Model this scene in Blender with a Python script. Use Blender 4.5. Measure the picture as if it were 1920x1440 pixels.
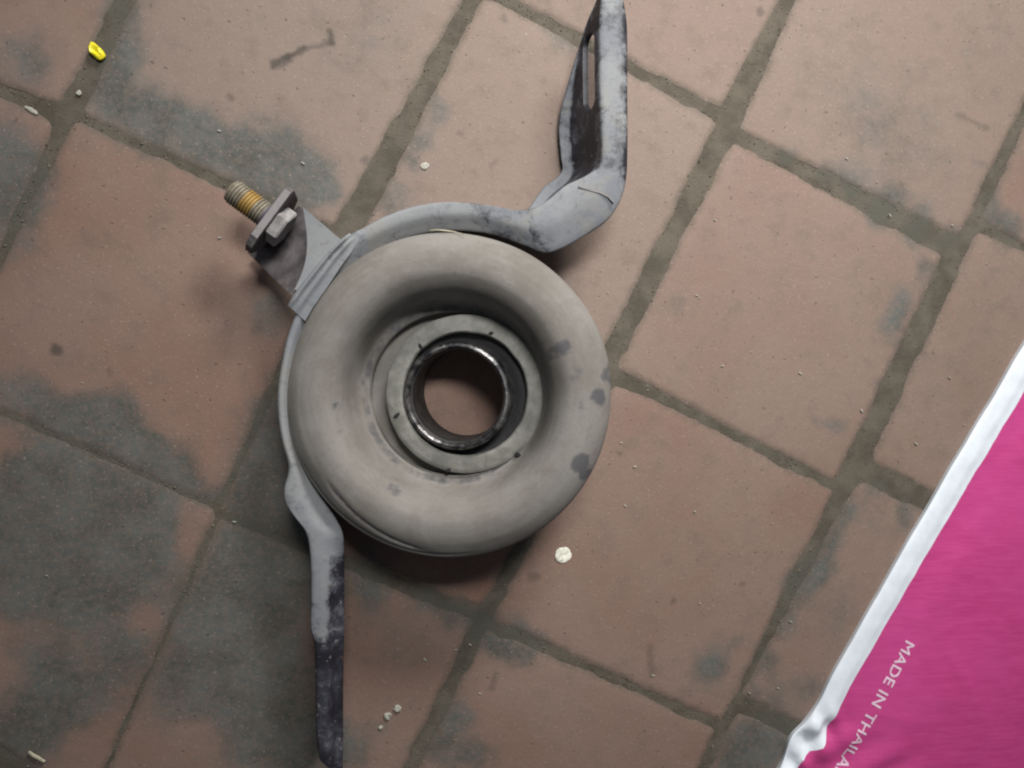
import bpy, bmesh, math, random
import numpy as np
from mathutils import Vector, Matrix, noise

random.seed(7)
scene = bpy.context.scene
for o in list(bpy.data.objects):
    bpy.data.objects.remove(o)
COL = scene.collection
MM = 0.001

# ------------------------------------------------------------------ camera
CAM_H = 0.417
TX, TY = math.radians(-2.92), math.radians(-7.75)
w = Vector((TX, TY, 0.0))
CAM_R = Matrix.Rotation(w.length, 3, w.normalized())
FPX = 1480.0
cam_data = bpy.data.cameras.new("camera")
cam = bpy.data.objects.new("camera", cam_data)
COL.objects.link(cam)
cam.matrix_world = Matrix.Translation((0, 0, CAM_H)) @ CAM_R.to_4x4()
cam_data.sensor_width = 36.0
cam_data.lens = 36.0 * FPX / 1920.0
cam_data.clip_start = 0.01
cam_data.clip_end = 50.0
cam_data.dof.use_dof = True
cam_data.dof.focus_distance = 0.40
cam_data.dof.aperture_fstop = 5.6
scene.camera = cam

# ------------------------------------------------------------------ light
world = bpy.data.worlds.new("World")
scene.world = world
world.use_nodes = True
bg = world.node_tree.nodes["Background"]
bg.inputs[0].default_value = (0.80, 0.88, 1.0, 1)
bg.inputs[1].default_value = 0.10


def area_lamp(name, loc, target, sx, sy, power, color, spread=180):
    d = bpy.data.lights.new(name, 'AREA')
    d.shape = 'RECTANGLE'
    d.size, d.size_y = sx, sy
    d.energy = power
    d.color = color
    d.spread = math.radians(spread)
    o = bpy.data.objects.new(name, d)
    COL.objects.link(o)
    o.location = loc
    o.rotation_euler = (Vector(target) - Vector(loc)).to_track_quat('-Z', 'Y').to_euler()
    return o


area_lamp("ceiling_lamp", (0.14, 0.54, 0.98), (0.13, 0.14, 0.0), 0.42, 0.16, 1.38, (1.0, 0.985, 0.965), 54)
area_lamp("far_lamp", (0.50, 1.10, 0.72), (0.15, 0.08, 0.0), 0.42, 0.20, 2.9, (1.0, 0.965, 0.93), 66)

scene.view_settings.view_transform = 'Standard'
scene.view_settings.look = 'None'
scene.view_settings.exposure = 0.0
scene.view_settings.gamma = 1.0
scene.view_settings.use_curve_mapping = False
scene.render.engine = 'CYCLES'
scene.cycles.filter_width = 2.1


# ------------------------------------------------------------------ helpers
def at(px, py, z=0.0):
    """photograph pixel -> world point (metres) on the level z (millimetres)"""
    d = CAM_R @ Vector(((px - 960) / FPX, (720 - py) / FPX, -1.0))
    o = Vector((0, 0, CAM_H))
    return o + d * ((z * MM - CAM_H) / d.z)


def link(o, parent=None):
    COL.objects.link(o)
    if parent is not None:
        o.parent = parent
    return o


def mesh_obj(name, verts, faces, mat, parent=None, smooth=35, attrs=None):
    me = bpy.data.meshes.new(name)
    me.from_pydata([tuple(v) for v in verts], [], faces)
    bm = bmesh.new()
    bm.from_mesh(me)
    bmesh.ops.recalc_face_normals(bm, faces=bm.faces)
    bm.to_mesh(me)
    bm.free()
    if attrs:
        for k, vals in attrs.items():
            a = me.attributes.new(k, 'FLOAT', 'POINT')
            a.data.foreach_set('value', vals)
    me.materials.append(mat)
    if smooth:
        for p in me.polygons:
            p.use_smooth = True
        me.set_sharp_from_angle(angle=math.radians(smooth))
    return link(bpy.data.objects.new(name, me), parent)


def empty(name, loc=(0, 0, 0)):
    o = bpy.data.objects.new(name, None)
    o.location = loc
    o.empty_display_size = 0.02
    return link(o)


def tag(o, label=None, cat=None, group=None, kind=None):
    for k, v in (("label", label), ("category", cat), ("group", group), ("kind", kind)):
        if v:
            o[k] = v
    return o


def keep(o, parent):
    """parent without moving: parts are modelled in world coordinates"""
    o.parent = parent
    o.matrix_parent_inverse = Matrix.Translation(parent.location).inverted()
    return o


def sm(a, b, x):
    t = max(0.0, min(1.0, (x - a) / (b - a)))
    return t * t * (3 - 2 * t)


def nz(x, y, z, f):
    return noise.noise(Vector((x * f, y * f, z * f)))


def interp(pts, n):
    """Catmull-Rom resample of a polyline of tuples to n samples (uniform in index of arc length of first two coords)"""
    L = [0.0]
    for a, b in zip(pts, pts[1:]):
        L.append(L[-1] + math.hypot(b[0] - a[0], b[1] - a[1]) + 1e-6)
    out = []
    k = 0
    for i in range(n):
        s = L[-1] * i / (n - 1)
        while k < len(L) - 2 and s > L[k + 1]:
            k += 1
        t = (s - L[k]) / (L[k + 1] - L[k])
        p0, p1, p2, p3 = pts[max(k - 1, 0)], pts[k], pts[k + 1], pts[min(k + 2, len(pts) - 1)]
        out.append(tuple(0.5 * (2 * b + (c - a) * t + (2 * a - 5 * b + 4 * c - d) * t * t
                                + (3 * b - a - 3 * c + d) * t ** 3)
                         for a, b, c, d in zip(p0, p1, p2, p3)))
    return out


# ------------------------------------------------------------------ materials
class NT:
    def __init__(self, name):
        self.m = bpy.data.materials.new(name)
        self.m.use_nodes = True
        self.t = self.m.node_tree
        self.b = self.t.nodes["Principled BSDF"]
        self.tc = self.t.nodes.new('ShaderNodeTexCoord')

    def n(self, typ, **kw):
        nd = self.t.nodes.new(typ)
        for k, v in kw.items():
            setattr(nd, k, v)
        return nd

    def l(self, a, b):
        self.t.links.new(a, b)

    def val(self, sock, v):
        if hasattr(v, 'links') or isinstance(v, bpy.types.NodeSocket):
            self.l(v, sock)
        else:
            sock.default_value = v

    def noise(self, scale, detail=4, rough=0.55, dist=0.0, vec=None):
        nd = self.n('ShaderNodeTexNoise')
        nd.inputs['Scale'].default_value = scale
        nd.inputs['Detail'].default_value = detail
        nd.inputs['Roughness'].default_value = rough
        nd.inputs['Distortion'].default_value = dist
        self.l(vec if vec is not None else self.tc.outputs['Object'], nd.inputs['Vector'])
        return nd.outputs['Fac']

    def mapping(self, scale=(1, 1, 1), rot=(0, 0, 0), loc=(0, 0, 0)):
        nd = self.n('ShaderNodeMapping')
        nd.inputs['Scale'].default_value = scale
        nd.inputs['Rotation'].default_value = rot
        nd.inputs['Location'].default_value = loc
        self.l(self.tc.outputs['Object'], nd.inputs['Vector'])
        return nd.outputs['Vector']

    def math(self, op, a, b=0.0, clamp=False):
        nd = self.n('ShaderNodeMath', operation=op)
        nd.use_clamp = clamp
        self.val(nd.inputs[0], a)
        self.val(nd.inputs[1], b)
        return nd.outputs[0]

    def step(self, x, lo, hi, a=0.0, b=1.0):
        nd = self.n('ShaderNodeMapRange', interpolation_type='SMOOTHSTEP')
        self.val(nd.inputs['Value'], x)
        nd.inputs['From Min'].default_value = lo
        nd.inputs['From Max'].default_value = hi
        nd.inputs['To Min'].default_value = a
        nd.inputs['To Max'].default_value = b
        return nd.outputs['Result']

    def mix(self, f, a, b):
        nd = self.n('ShaderNodeMix', data_type='RGBA')
        self.val(nd.inputs[0], f)
        for s, v in ((nd.inputs[6], a), (nd.inputs[7], b)):
            if isinstance(v, tuple):
                s.default_value = (*v, 1)
            else:
                self.l(v, s)
        return nd.outputs[2]

    def attr(self, name):
        nd = self.n('ShaderNodeAttribute')
        nd.attribute_name = name
        return nd.outputs['Fac']

    def bump(self, h, strength=0.3, dist=0.0005):
        nd = self.n('ShaderNodeBump')
        nd.inputs['Strength'].default_value = strength
        nd.inputs['Distance'].default_value = dist
        self.l(h, nd.inputs['Height'])
        self.l(nd.outputs[0], self.b.inputs['Normal'])

    def capsule(self, a, b, r, soft, wob=None):
        """mask of a short streak from a to b (world points on the floor)"""
        p = self.wob if wob else self.tc.outputs['Object']
        ab = b - a
        L2 = max(ab.length_squared, 1e-9)
        sub = self.n('ShaderNodeVectorMath', operation='SUBTRACT')
        self.l(p, sub.inputs[0])
        sub.inputs[1].default_value = a
        dot = self.n('ShaderNodeVectorMath', operation='DOT_PRODUCT')
        self.l(sub.outputs[0], dot.inputs[0])
        dot.inputs[1].default_value = ab / L2
        t = self.math('ADD', dot.outputs['Value'], 0.0, clamp=True)
        sc = self.n('ShaderNodeVectorMath', operation='SCALE')
        sc.inputs[0].default_value = ab
        self.l(t, sc.inputs['Scale'])
        d = self.n('ShaderNodeVectorMath', operation='DISTANCE')
        self.l(sub.outputs[0], d.inputs[0])
        self.l(sc.outputs[0], d.inputs[1])
        return self.step(d.outputs['Value'], r - soft, r + soft, 1.0, 0.0)


def simple(name, col, rough=0.6, metal=0.0, var=0.15, scale=300, bump=0.0):
    k = NT(name)
    f = k.noise(scale, 5, 0.6)
    c2 = tuple(c * (1 - var) for c in col)
    c3 = tuple(min(1, c * (1 + var)) for c in col)
    k.l(k.mix(k.step(f, 0.3, 0.7), c2, c3), k.b.inputs['Base Color'])
    k.b.inputs['Roughness'].default_value = rough
    k.b.inputs['Metallic'].default_value = metal
    if bump:
        k.bump(f, bump, 0.0004)
    return k.m


def floor_material():
    k = NT("terracotta_tile")
    tone = k.n('ShaderNodeAttribute')
    tone.attribute_type = 'OBJECT'
    tone.attribute_name = "tone"
    big = k.noise(14, 3, 0.5)
    mid = k.noise(70, 5, 0.6)
    fine = k.noise(900, 4, 0.7)
    base = k.mix(k.step(big, 0.35, 0.65), (0.196, 0.112, 0.083), (0.216, 0.140, 0.110))
    grey = k.mix(k.step(mid, 0.3, 0.7), (0.204, 0.156, 0.128), (0.236, 0.186, 0.156))
    base = k.mix(tone.outputs['Fac'], base, grey)
    base = k.mix(k.step(mid, 0.46, 0.72, 0, 0.5), base, (0.150, 0.112, 0.090))
    # mould and ground-in dirt, plus the shadow painted beside the stud mount
    st = k.attr("stain")
    s = k.math('ADD', st, k.math('MULTIPLY', k.math('SUBTRACT', k.noise(80, 6, 0.70, 0.4), 0.5), 0.85))
    sm_ = k.step(s, 0.02, 0.86)
    mould = k.mix(k.step(k.noise(45, 4, 0.6), 0.35, 0.65), (0.066, 0.070, 0.061), (0.098, 0.107, 0.100))
    base = k.mix(k.math('MULTIPLY', sm_, k.step(k.noise(300, 4, 0.7), 0.3, 0.65, 0.62, 0.98)), base, mould)
    # dirt along the edges
    ed = k.attr("edge")
    e = k.math('ADD', ed, k.math('MULTIPLY', k.math('SUBTRACT', k.noise(160, 5, 0.6), 0.5), 0.9))
    base = k.mix(k.step(e, 0.3, 1.25, 0, 0.75), base, (0.098, 0.080, 0.062))
    # speckle
    base = k.mix(k.step(fine, 0.54, 0.72, 0, 0.42), base, (0.12, 0.10, 0.085))
    base = k.mix(k.step(k.noise(620, 3, 0.6), 0.58, 0.72, 0, 0.4), base, (0.34, 0.29, 0.25))
    pit = k.step(k.noise(330, 3, 0.55), 0.66, 0.73)
    base = k.mix(k.math('MULTIPLY', pit, 0.55), base, (0.075, 0.058, 0.046))
    # single marks
    wn = k.n('ShaderNodeTexNoise')
    wn.inputs['Scale'].default_value = 240
    wn.inputs['Detail'].default_value = 3
    k.l(k.tc.outputs['Object'], wn.inputs['Vector'])
    ws = k.n('ShaderNodeVectorMath', operation='MULTIPLY_ADD')
    k.l(wn.outputs['Color'], ws.inputs[0])
    ws.inputs[1].default_value = (0.004, 0.004, 0.0)
    k.l(k.tc.outputs['Object'], ws.inputs[2])
    sub = k.n('ShaderNodeVectorMath', operation='SUBTRACT')
    k.l(ws.outputs[0], sub.inputs[0])
    sub.inputs[1].default_value = (0.002, 0.002, 0)
    k.wob = sub.outputs[0]
    marks = [((515, 122), (540, 108), 11, .85), ((540, 108), (570, 92), 7, .8), ((570, 92), (622, 78), 4, .6),
             ((622, 80), (618, 60), 6, .8), ((105, 656), (106, 657), 13, .75), ((431, 181), (432, 182), 8, .5),
             ((1424, 20), (1426, 24), 9, .55), ((250, 268), (252, 269), 5, .5), ((1160, 850), (1161, 851), 5, .6),
             ((1264, 1126), (1262, 1130), 6, .55), ((1390, 1094), (1394, 1096), 6, .45), ((1219, 1215), (1222, 1260), 9, .35),
             ((685, 300), (686, 301), 9, .5), ((998, 1082), (1004, 1082), 12, .4), ((945, 32), (947, 37), 7, .45),
             ((863, 250), (866, 252), 4, .45), ((920, 312), (930, 300), 6, .3), ((205, 695), (208, 700), 5, .4),
             ((1690, 345), (1691, 346), 5, .4), ((1795, 215), (1850, 240), 7, .35), ((930, 1265), (922, 1290), 6, .4)]
    for (p, q, r, a) in marks:
        m = k.capsule(at(*p), at(*q), r * 0.00022, 0.0017, wob=True)
        base = k.mix(k.math('MULTIPLY', m, a), base, (0.055, 0.045, 0.037))
    k.l(base, k.b.inputs['Base Color'])
    k.l(k.step(mid, 0.3, 0.7, 0.62, 0.8), k.b.inputs['Roughness'])
    k.b.inputs['Specular IOR Level'].default_value = 0.3
    h = k.math('SUBTRACT', k.math('ADD', k.math('MULTIPLY', fine, 0.5), k.math('MULTIPLY', mid, 1.2)), k.math('MULTIPLY', pit, 0.8))
    k.bump(h, 0.5, 0.0006)
    return k.m


def grout_material():
    k = NT("grout_dirt")
    a = k.noise(60, 5, 0.6)
    b = k.noise(700, 4, 0.7)
    c = k.mix(k.step(a, 0.35, 0.65), (0.080, 0.069, 0.053), (0.118, 0.103, 0.081))
    c = k.mix(k.step(b, 0.55, 0.72, 0, 0.5), c, (0.055, 0.045, 0.035))
    c = k.mix(k.step(k.attr('stain'), 0.35, 0.8, 0, 0.8), c, (0.086, 0.085, 0.070))
    k.l(c, k.b.inputs['Base Color'])
    k.b.inputs['Roughness'].default_value = 0.9
    k.b.inputs['Specular IOR Level'].default_value = 0.15
    k.bump(k.math('ADD', b, a), 0.5, 0.0008)
    return k.m


def bracket_material():
    k = NT("dusty_painted_steel")
    d = k.attr("dust")
    n1 = k.noise(75, 6, 0.65, 0.3)
    n2 = k.noise(420, 5, 0.65)
    n3 = k.noise(28, 3, 0.5)
    v = k.math('ADD', d, k.math('ADD', k.math('MULTIPLY', k.math('SUBTRACT', n1, 0.5), 1.9),
                                k.math('MULTIPLY', k.math('SUBTRACT', n2, 0.5), 0.9)))
    f = k.step(v, 0.18, 0.82)
    dust = k.mix(k.step(n3, 0.38, 0.62), (0.176, 0.186, 0.204), (0.232, 0.238, 0.243))
    dust = k.mix(k.step(n2, 0.5, 0.75, 0, 0.45), dust, (0.145, 0.152, 0.172))
    dust = k.mix(k.step(k.noise(38, 4, 0.6, 0.4), 0.5, 0.68, 0, 0.6), dust, (0.235, 0.228, 0.205))
    dust = k.mix(k.step(k.noise(130, 5, 0.7, 0.6), 0.54, 0.70, 0, 0.6), dust, (0.105, 0.112, 0.130))
    paint = k.mix(k.step(n1, 0.4, 0.7), (0.014, 0.014, 0.019), (0.050, 0.050, 0.066))
    paint = k.mix(k.step(k.noise(300, 3), 0.63, 0.70, 0, 0.6), paint, (0.22, 0.21, 0.20))
    rust = k.step(k.noise(190, 5, 0.7, 0.5), 0.62, 0.72, 0, 0.55)
    k.l(k.mix(rust, k.mix(f, paint, dust), (0.115, 0.075, 0.052)), k.b.inputs['Base Color'])
    k.l(k.step(f, 0, 1, 0.45, 0.82), k.b.inputs['Roughness'])
    k.b.inputs['Specular IOR Level'].default_value = 0.35
    k.bump(k.math('ADD', n1, k.math('MULTIPLY', n2, 0.6)), 0.35, 0.0006)
    return k.m


def rubber_material():
    k = NT("dusty_rubber")
    d = k.attr("bare_shade")
    n1 = k.noise(60, 5, 0.6, 0.2)
    n2 = k.noise(500, 5, 0.7)
    n3 = k.noise(22, 3, 0.5)
    n4 = k.noise(170, 4, 0.6)
    sb = k.n('ShaderNodeVectorMath', operation='SUBTRACT')
    k.l(k.tc.outputs['Object'], sb.inputs[0])
    sb.inputs[1].default_value = (RC.x, RC.y, 0.034)
    ln = k.n('ShaderNodeVectorMath', operation='LENGTH')
    k.l(sb.outputs[0], ln.inputs[0])
    nm = k.n('ShaderNodeVectorMath', operation='NORMALIZE')
    k.l(sb.outputs[0], nm.inputs[0])
    sp = k.n('ShaderNodeSeparateXYZ')
    k.l(nm.outputs[0], sp.inputs[0])
    cb = k.n('ShaderNodeCombineXYZ')
    k.l(k.math('MULTIPLY', sp.outputs[0], 3.0), cb.inputs[0])
    k.l(k.math('MULTIPLY', sp.outputs[1], 3.0), cb.inputs[1])
    k.l(k.math('MULTIPLY', ln.outputs['Value'], 420.0), cb.inputs[2])
    ring = k.noise(1.0, 5, 0.6, 0.2, cb.outputs[0])          # wiping marks that run round the ring
    c = k.mix(k.step(n3, 0.35, 0.65), (0.172, 0.159, 0.142), (0.222, 0.210, 0.193))
    c = k.mix(k.step(ring, 0.42, 0.66, 0, 0.22), c, (0.265, 0.25, 0.23))
    c = k.mix(k.step(ring, 0.40, 0.28, 0, 0.25), c, (0.125, 0.112, 0.098))
    c = k.mix(k.step(n1, 0.45, 0.72, 0, 0.55), c, (0.145, 0.130, 0.112))
    c = k.mix(k.step(n4, 0.5, 0.75, 0, 0.22), c, (0.27, 0.265, 0.25))
    c = k.mix(k.step(n2, 0.54, 0.72, 0, 0.4), c, (0.11, 0.108, 0.10))
    c = k.mix(k.step(k.noise(1400, 2, 0.5), 0.68, 0.74, 0, 0.5), c, (0.06, 0.058, 0.052))
    f = k.step(k.math('ADD', d, k.math('MULTIPLY', k.math('SUBTRACT', n4, 0.5), 1.5)), 0.30, 0.85)
    c = k.mix(k.math('MULTIPLY', f, 0.72), c, (0.058, 0.06, 0.07))
    k.l(c, k.b.inputs['Base Color'])
    k.b.inputs['Roughness'].default_value = 0.85
    k.b.inputs['Specular IOR Level'].default_value = 0.2
    k.bump(k.math('ADD', k.math('ADD', n1, k.math('MULTIPLY', ring, 0.5)), k.math('MULTIPLY', n2, 0.5)), 0.3, 0.0006)
    return k.m


def shield_material():
    k = NT("dusty_shield")
    n1 = k.noise(120, 5, 0.6, 0.3)
    n2 = k.noise(600, 4, 0.7)
    c = k.mix(k.step(n1, 0.35, 0.65), (0.165, 0.165, 0.145), (0.255, 0.25, 0.225))
    c = k.mix(k.step(n2, 0.56, 0.75, 0, 0.4), c, (0.085, 0.085, 0.07))
    k.l(c, k.b.inputs['Base Color'])
    k.b.inputs['Roughness'].default_value = 0.75
    k.bump(k.math('ADD', n1, n2), 0.35, 0.0006)
    return k.m


def race_material():
    k = NT("greasy_steel")
    n1 = k.noise(140, 5, 0.65, 0.5)
    n2 = k.noise(900, 4, 0.7)
    c = k.mix(k.step(n1, 0.38, 0.62), (0.035, 0.034, 0.038), (0.27, 0.265, 0.26))
    k.l(c, k.b.inputs['Base Color'])
    k.b.inputs['Metallic'].default_value = 0.85
    k.l(k.step(n1, 0.3, 0.7, 0.5, 0.3), k.b.inputs['Roughness'])
    k.bump(k.math('ADD', n1, k.math('MULTIPLY', n2, 0.7)), 0.5, 0.0007)
    return k.m


def panel_material():
    k = NT("pink_printed_plastic")
    vec = k.mapping((70, 620, 80), (0, 0, math.radians(12)))
    s = k.noise(1.0, 5, 0.65, 0.4, vec)
    s2 = k.noise(3.1, 4, 0.6, 0.2, vec)
    b = k.noise(20, 3, 0.5)
    c = k.mix(k.step(s, 0.3, 0.7), (0.48, 0.044, 0.195), (0.545, 0.064, 0.238))
    c = k.mix(k.step(b, 0.4, 0.65, 0, 0.4), c, (0.52, 0.068, 0.255))
    c = k.mix(k.step(s2, 0.62, 0.75, 0, 0.5), c, (0.62, 0.105, 0.30))
    k.l(c, k.b.inputs['Base Color'])
    k.b.inputs['Roughness'].default_value = 0.55
    k.b.inputs['Specular IOR Level'].default_value = 0.3
    k.bump(k.math('ADD', s, k.math('MULTIPLY', s2, 0.5)), 0.16, 0.0004)
    return k.m


def stud_material():
    k = NT("dirty_zinc_thread")
    n1 = k.noise(220, 5, 0.6)
    t = k.attr("along")
    c = k.mix(k.step(n1, 0.35, 0.65), (0.16, 0.135, 0.095), (0.27, 0.245, 0.19))
    yb = k.math('MULTIPLY', k.step(t, 0.34, 0.40), k.step(t, 0.60, 0.68, 1, 0))
    yb = k.math('MULTIPLY', yb, k.step(n1, 0.25, 0.5, 0.5, 1.0))
    c = k.mix(yb, c, (0.34, 0.215, 0.06))
    c = k.mix(k.step(t, 0.10, 0.2, 1, 0), c, (0.055, 0.055, 0.085))
    k.l(c, k.b.inputs['Base Color'])
    k.b.inputs['Roughness'].default_value = 0.6
    k.b.inputs['Metallic'].default_value = 0.15
    k.bump(n1, 0.3, 0.0004)
    return k.m


RC = at(842, 741, 34)          # centre of the rubber ring
M_TILE, M_GROUT = floor_material(), grout_material()
M_BRK, M_RUB, M_SHD, M_RACE = bracket_material(), rubber_material(), shield_material(), race_material()
M_PINK, M_STUD = panel_material(), stud_material()
M_WHITE = simple("white_plastic_film", (0.72, 0.78, 0.84), 0.5, 0, 0.06, 90)
M_TEXT = simple("pale_print", (0.78, 0.58, 0.70), 0.6, 0, 0.12, 500)
M_DARK = simple("black_seal", (0.007, 0.007, 0.009), 0.6, 0, 0.4, 400, 0.5)
M_GREASE_SHADE = simple("greasy_shaded_bore", (0.014, 0.013, 0.013), 0.55, 0, 0.5, 200, 0.5)  # greasy bore wall, with its inner shade put into the black colour
M_NOTCH_SHADE = simple("notch_shade_black", (0.008, 0.008, 0.008), 0.8, 0, 0.2, 400)
def brown_material():
    k = NT("dirty_brown_steel")
    n = k.noise(160, 5, 0.65)
    c = k.mix(k.step(n, 0.35, 0.65), (0.060, 0.051, 0.052), (0.115, 0.101, 0.100))
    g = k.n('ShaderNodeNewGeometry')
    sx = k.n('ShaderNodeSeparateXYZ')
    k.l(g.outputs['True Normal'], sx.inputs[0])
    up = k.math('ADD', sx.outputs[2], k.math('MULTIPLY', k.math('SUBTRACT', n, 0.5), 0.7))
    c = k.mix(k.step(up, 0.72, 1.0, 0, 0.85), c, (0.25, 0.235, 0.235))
    k.l(c, k.b.inputs['Base Color'])
    k.b.inputs['Roughness'].default_value = 0.72
    k.bump(n, 0.5, 0.0005)
    return k.m


M_BROWN = brown_material()
M_BODY = simple("plum_brown_steel", (0.100, 0.088, 0.090), 0.7, 0, 0.4, 120, 0.5)
M_HEAD = simple("dusty_bolt_head", (0.25, 0.24, 0.235), 0.6, 0, 0.35, 200, 0.4)
M_YEL = simple("yellow_plastic", (0.80, 0.70, 0.02), 0.4, 0, 0.12, 900)
M_CHIP = simple("white_chip", (0.36, 0.35, 0.30), 0.8, 0, 0.2, 1200, 0.6)
M_GRIT = simple("sand_grit", (0.13, 0.11, 0.085), 0.9, 0, 0.6, 260)
M_ROUND = simple("white_paper_disc", (0.66, 0.65, 0.56), 0.8, 0, 0.3, 700, 0.5)
M_STRAW = simple("dry_straw", (0.40, 0.37, 0.27), 0.7, 0, 0.2, 700)

# ------------------------------------------------------------------ floor
STAINS_SHADE = [  # px x, px y, radius px, strength
    (232, 10, 44, .8), (225, 90, 52, .8), (205, 160, 55, .8), (260, 215, 62, .85), (340, 245, 62, .85), (420, 270, 66, .9),
    (500, 290, 72, .95), (560, 330, 62, .9), (600, 360, 45, .8), (480, 350, 40, .7), (150, 270, 30, .4),
    (10, 290, 78, .85), (45, 350, 62, .8), (0, 430, 75, .8), (60, 60, 40, .35), (20, 120, 60, .5), (70, 130, 40, .4),
    (20, 750, 52, .8), (110, 765, 55, .85), (190, 775, 55, .85), (255, 810, 50, .85), (310, 870, 55, .85), (350, 900, 40, .8),
    (120, 850, 75, .85), (220, 880, 80, .9), (390, 930, 22, .8), (240, 930, 70, .9), (60, 920, 60, .6),
    (60, 960, 110, .9), (180, 1000, 120, .95), (280, 960, 70, .9), (250, 1050, 80, .9), (120, 1080, 90, .75), (30, 1060, 80, .8),
    (190, 1130, 70, .65), (30, 1380, 80, .9), (160, 1260, 90, .7), (60, 1250, 60, .5), (240, 1200, 40, .6), (100, 1330, 70, .6),
    (520, 780, 60, .8), (500, 860, 80, .9), (460, 930, 50, .9), (560, 950, 90, .9), (480, 1020, 90, .95), (420, 1090, 80, .9),
    (540, 1100, 90, .9), (460, 1180, 90, .8), (370, 1200, 70, .85), (330, 1310, 60, .6), (430, 1300, 80, .8), (540, 1290, 90, .9),
    (500, 1400, 90, .9), (600, 1400, 80, .8), (680, 1400, 60, .5), (690, 1060, 60, .75), (690, 1120, 45, .7), (800, 1115, 38, .85),
    (850, 1145, 34, .9), (900, 1165, 34, .9), (930, 1195, 40, .85), (970, 1210, 36, .85), (1010, 1215, 26, .7),
    (860, 1330, 48, .8), (830, 1400, 62, .85), (900, 1420, 40, .7), (1340, 1235, 42, .7), (1320, 1270, 40, .65), (1380, 1200, 25, .4),
    (1440, 265, 22, .7), (1480, 290, 26, .8), (1545, 330, 30, .85), (1600, 345, 38, .9), (1660, 385, 40, .9), (1720, 430, 42, .95),
    (1780, 450, 36, .9), (1700, 570, 40, .8), (1670, 610, 36, .7), (1730, 510, 32, .8), (1690, 660, 30, .6), (1640, 720, 24, .4),
    (1860, 380, 40, .9), (1890, 430, 45, .95), (1840, 300, 20, .5), (1590, 960, 36, .9), (1560, 1010, 38, .85), (1530, 1060, 44, .9),
    (1500, 1100, 42, .9), (1470, 1160, 34, .8), (1440, 1230, 40, .9), (1640, 920, 34, .9), (1700, 950, 36, .9), (1640, 980, 22, .4),
    (1470, 1290, 40, .5), (1520, 1300, 30, .6), (1430, 1380, 80, .95), (1500, 1400, 70, .8), (1380, 1440, 70, .8),
    (820, 210, 30, .75), (790, 260, 28, .75), (770, 310, 26, .7), (740, 380, 34, .8), (1070, 90, 34, .5), (1040, 60, 30, .4),
    (1530, 120, 170, .22), (1700, 280, 150, .34), (1850, 90, 120, .25), (1640, 200, 120, .2), (1780, 720, 120, .22), (1850, 560, 90, .25),
    (1560, 1150, 90, .35), (640, 120, 150, .18), (720, 40, 120, .2), (1640, 560, 70, .25), (1400, 1290, 40, .4), (760, 1200, 60, .35),
    (60, 1150, 80, .4), (230, 1300, 80, .3), (330, 1130, 50, .5), (300, 1240, 60, .4),
    (1545, 785, 22, .6), (1575, 795, 24, .6), (1270, 560, 26, .35), (1240, 620, 20, .3), (1450, 780, 30, .25), (500, 560, 30, .5), (520, 600, 40, .6),  # last two blobs paint the stud mount's shadow on the floor
]
STW = [(at(x, y), r * 0.00028, s) for x, y, r, s in STAINS_SHADE]


def stain(x, y):
    v = 0.0
    x, y = x + 0.007 * nz(x, y, 1.3, 40) + 0.004 * nz(x, y, 4.1, 110), y + 0.007 * nz(x, y, 7.7, 40) + 0.004 * nz(x, y, 9.2, 110)
    for c, r, s in STW:
        dx, dy = x - c.x, y - c.y
        if abs(dx) > 1.6 * r or abs(dy) > 1.6 * r:
            continue
        d = math.hypot(dx, dy) / r
        v += 0.8 * s * (1 - sm(0.15, 1.5, d))
    return min(v, 1.0)


def stain_many(pts):
    """the same field for many points at once"""
    w_ = np.array([(p[0] + 0.007 * nz(p[0], p[1], 1.3, 40), p[1] + 0.007 * nz(p[0], p[1], 7.7, 40)) for p in pts])
    v = np.zeros(len(pts))
    for c, r, s in STW:
        d = np.hypot(w_[:, 0] - c.x, w_[:, 1] - c.y) / r
        t = np.clip((d - 0.15) / 1.35, 0, 1)
        v += 0.8 * s * (1 - t * t * (3 - 2 * t))
    return np.minimum(v, 1.0).tolist()


TILES = [  # corners TL TR BR BL in photograph pixels on the floor, greyness of the tile's clay
    ([(-170, -500), (345, -270), (112, 198), (-400, -30)], .35),
    ([(-400, 0), (98, 232), (-115, 690), (-600, 450)], .1),
    ([(375, -265), (895, -55), (625, 425), (158, 212)], .85),
    ([(140, 228), (620, 448), (404, 945), (-110, 717)], .15),
    ([(-115, 726), (403, 957), (170, 1500), (-330, 1200)], .25),
    ([(1140, -480), (1596, -250), (1352, 200), (920, -28)], .7),
    ([(908, -5), (1340, 229), (1122, 672), (680, 442)], .8),
    ([(645, 480), (1115, 712), (903, 1138), (415, 955)], .0),
    ([(414, 975), (883, 1166), (700, 1560), (125, 1620)], .35),
    ([(1600, -230), (2010, 0), (1797, 440), (1388, 242)], .75),
    ([(1375, 268), (1764, 480), (1564, 900), (1160, 690)], .5),
    ([(1153, 716), (1560, 922), (1353, 1352), (928, 1160)], .3),
    ([(912, 1184), (1343, 1368), (1195, 1680), (725, 1575)], .3),
    ([(2040, 0), (2500, 230), (2300, 650), (1842, 412)], .4),
    ([(1834, 434), (2300, 660), (2100, 1100), (1634, 862)], .55),
    ([(1612, 902), (2080, 1130), (1850, 1520), (1393, 1302)], .45),
    ([(1383, 1338), (1850, 1560), (1750, 1800), (1240, 1620)], .35),
]


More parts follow.
